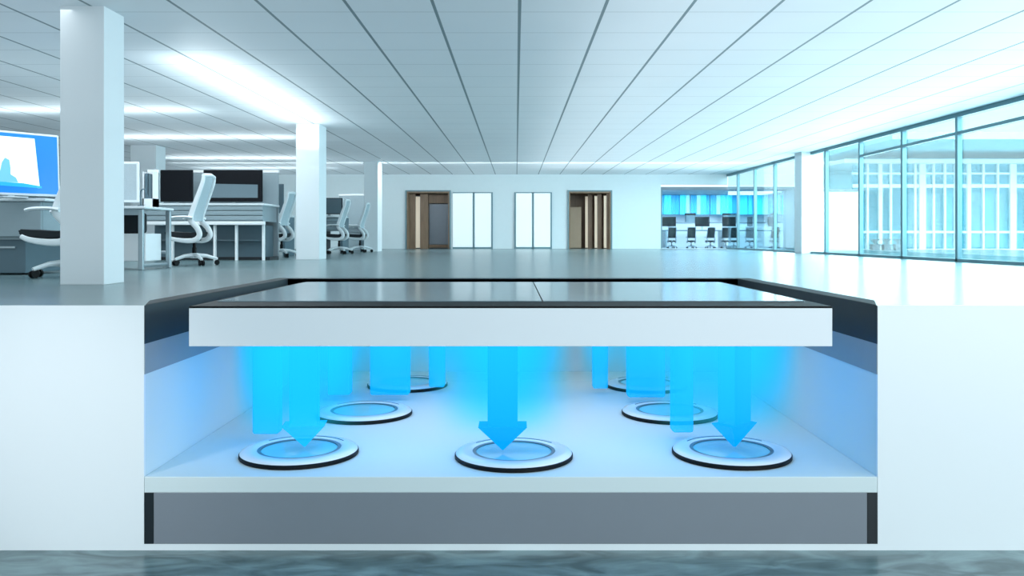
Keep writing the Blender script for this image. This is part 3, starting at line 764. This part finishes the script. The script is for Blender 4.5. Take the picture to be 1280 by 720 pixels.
# ---------------------------------------------------------------- furniture in the meeting room
zf = FL + 0.012
mt = thing('conference_table', 'long dark edged table across the glass meeting room', 'table', (pX0 + 0.3, 29.3, zf))
TW = P(980, 0, 29.3).x - pX0 - 0.3
zt2 = P(0, 287.5, 29.3).z - zf
obj('tabletop', B(0, TW, 0, 0.9, zt2 - 0.03, zt2, bev=0.006), 'teal', mt)
for x in (0.1, TW / 2, TW - 0.16): obj('leg', B(x, x + 0.06, 0.1, 0.8, 0, zt2 - 0.03), 'steel', mt)
wl = thing('low_cabinet', 'pale low cabinet along the rear of the meeting room', 'cabinet', (pX0 + 0.1, 30.75, zf))
obj('body', B(0, RX - pX0 - 0.3, 0, 0.4, 0, P(0, 279, 30.75).z - zf, bev=0.01), 'podin', wl)
obj('top', B(-0.01, RX - pX0 - 0.29, -0.02, 0.4, P(0, 279, 30.75).z - zf, P(0, 277.5, 30.75).z - zf), 'podgray', wl)
zcab = P(0, 277.5, 30.75).z
pm = [(828, 845, 'dark monitor leftmost in the meeting room'), (869, 887, 'dark monitor second from left in the meeting room'),
      (903, 920, 'dark monitor just left of the meeting room mullion'), (934, 941, 'small dark monitor just right of the meeting room mullion'), (960, 971, 'dark monitor rightmost in the meeting room')]
for a, b, lab in pm:
    d = 29.75
    x0, x1 = P(a, 0, d).x, P(b, 0, d).x
    if x0 < pX0 + 0.32: x0 += 0.35; x1 += 0.35
    t, _ = monitor(lab, ((x0 + x1) / 2, d, zf + zt2), 0, x1 - x0, 0.34, 'screen', 'casedark', standh=0.13, bez=0.01)
    t['group'] = 'monitors in the meeting room'
for a, b, lab in ((857, 869, 'dark box left on the rear cabinet'), (904, 921, 'dark wide box on the rear cabinet'), (964, 971, 'small dark box right on the rear cabinet')):
    d = 30.95
    tt = thing('storage_box', lab, 'box', (P((a + b) / 2, 0, d).x, d, zcab), 0, 'boxes on the rear cabinet')
    w_ = (b - a) * d / F / 2
    obj('box_body', B(-w_, w_, -0.06, 0.1, 0, 0.26, bev=0.01), 'teal', tt); obj('box_lid', B(-w_ - 0.01, w_ + 0.01, -0.07, 0.11, 0.26, 0.33, bev=0.008), 'fabric', tt)
pc = make_chair('dark chair leftmost at the meeting table', 'podgray', 'fabric', 0.56)
pcs = [(836, 28.6, 1.57, None), (864, 28.5, 1.5, 'dark chair second from left at the meeting table'), (888, 28.75, 1.7, 'dark chair third from left at the meeting table'),
       (907, 28.6, 1.5, 'dark chair fourth from left at the meeting table'), (917, 28.8, 1.65, 'dark chair just left of the meeting room mullion'),
       (937, 28.5, 1.4, 'dark chair just right of the meeting room mullion'), (968, 28.6, 1.6, 'dark chair rightmost at the meeting table')]
for i, (px, d, rz, lab) in enumerate(pcs):
    c = pc if i == 0 else copy_tree(pc)
    x = P(px, 0, d).x
    if i == 0: x += 0.1
    c.location = (x, d, zf); c.rotation_euler = (0, 0, rz + math.pi); c['group'] = 'chairs at the meeting table'
    if lab: c['label'] = lab

# ---------------------------------------------------------------- light
UPL = []
def strip(x0, x1, y0, y1, e, dz=0.45):
    cx, cy = (x0 + x1) / 2, (y0 + y1) / 2
    light('ceiling_uplight', 'AREA', (cx, cy, ceil_z(cy) - dz), e, (0.86, 0.96, 1.0), x1 - x0, y1 - y0, rot=(math.pi, 0, 0))
strip(-3.7, -3.45, 9.0, 14.6, 34)
strip(-8.3, -4.9, 12.9, 13.15, 16)
strip(-8.4, -6.3, 16.7, 16.95, 12)
strip(-6.2, -4.3, 16.7, 16.95, 10)
strip(-9.0, -5.2, 21.5, 21.8, 22)
strip(-9.5, -5.6, 25.0, 25.3, 16)
# daylight through the glazed side
light('daylight_right', 'AREA', (XR + 0.6, 15.0, FL + 1.3), 900, (0.93, 0.98, 1.0), 2.4, 22.0, rot=(0, math.radians(90), 0))
light('rear_fill', 'AREA', (-1.5, 23.0, ceil_z(23) - 0.06), 250, (0.93, 0.98, 1.0), 16, 0.5, rot=(math.radians(50), 0, 0))  # added fill that brightens the back wall
light('office_fill', 'AREA', (-5.2, 11.0, ceil_z(11) - 0.06), 110, (0.93, 0.98, 1.0), 3.0, 9.0)  # added fill that brightens the desks and chairs on the left
light('fill_behind', 'AREA', (7, -3.5, 2.6), 330, (1.0, 0.975, 0.99), 12, 5, rot=(math.radians(92), 0, math.radians(20)))  # added fill from behind the viewer, no window stands there
light('ceiling_fill', 'AREA', (-4.0, 16.5, ceil_z(8) - 0.95), 360, (0.88, 0.95, 1.0), 21, 23, rot=(math.pi, 0, 0), spread=math.radians(60))  # added upward fill that brightens the ceiling, no fixture
light('ceiling_fill_right', 'AREA', (3.4, 14.5, ceil_z(8) - 0.95), 150, (0.97, 0.97, 1.0), 5.6, 22, rot=(math.pi, 0, 0), spread=math.radians(110))  # second added upward fill, lifts the right part of the ceiling
light('courtyard_fill', 'AREA', (15.5, 12, 7), 3600, (0.88, 0.98, 1.0), 14, 5, rot=(math.radians(68), 0, 0))  # added area light that brightens the annex front
# added fill lights under and behind the platform, brightening the recess
light('recess_fill', 'AREA', (0, 6.15, zb - 0.03), 15, (0.97, 1.0, 0.97), 3.4, 2.4)
light('recess_rear_fill', 'AREA', (0, 8.3, FL - 0.1), 5, (0.9, 1.0, 1.0), 3.8, 0.3)
base_spot = light('spot_on_base', 'SPOT', (-3.6, 1.6, 2.6), 190, (1.0, 0.98, 1.0)); base_spot.data.spot_size = math.radians(34); base_spot.data.spot_blend = 1.0
base_spot.data.shadow_soft_size = 0.3  # spot light added for the bright patch on the left base
base_spot.rotation_euler = (Vector((-2.62, CUT, 0.75)) - base_spot.location).to_track_quat('-Z', 'Y').to_euler()

# ---------------------------------------------------------------- world
W = bpy.data.worlds.new('World'); C.world = W; W.use_nodes = True
nt = W.node_tree; bg = nt.nodes['Background']
tc = nt.nodes.new('ShaderNodeTexCoord'); sp = nt.nodes.new('ShaderNodeSeparateXYZ'); nt.links.new(tc.outputs['Generated'], sp.inputs[0])
cr = nt.nodes.new('ShaderNodeValToRGB'); cr.color_ramp.elements[0].position = 0.0; cr.color_ramp.elements[1].position = 0.6
cr.color_ramp.elements[0].color = rgb(226, 242, 247); cr.color_ramp.elements[1].color = rgb(205, 234, 243)
nt.links.new(sp.outputs['Z'], cr.inputs[0]); nt.links.new(cr.outputs[0], bg.inputs[0]); bg.inputs[1].default_value = 1.35

# ---------------------------------------------------------------- camera
cam = bpy.data.cameras.new('camera'); co = bpy.data.objects.new('camera', cam); COL.objects.link(co)
cam.sensor_width = 36.0; cam.lens = F / 1280 * 36.0
co.location = (0, 0, EYE); co.rotation_euler = (math.radians(90), 0, 0)
cam.shift_x = -(VX - 640) / 1280; cam.shift_y = -(360 - VY) / 1280
cam.clip_end = 300
C.camera = co
C.view_settings.view_transform = 'Standard'; C.view_settings.look = 'None'; C.view_settings.gamma = 1
C.view_settings.use_curve_mapping = False
C.view_settings.exposure = 0.25
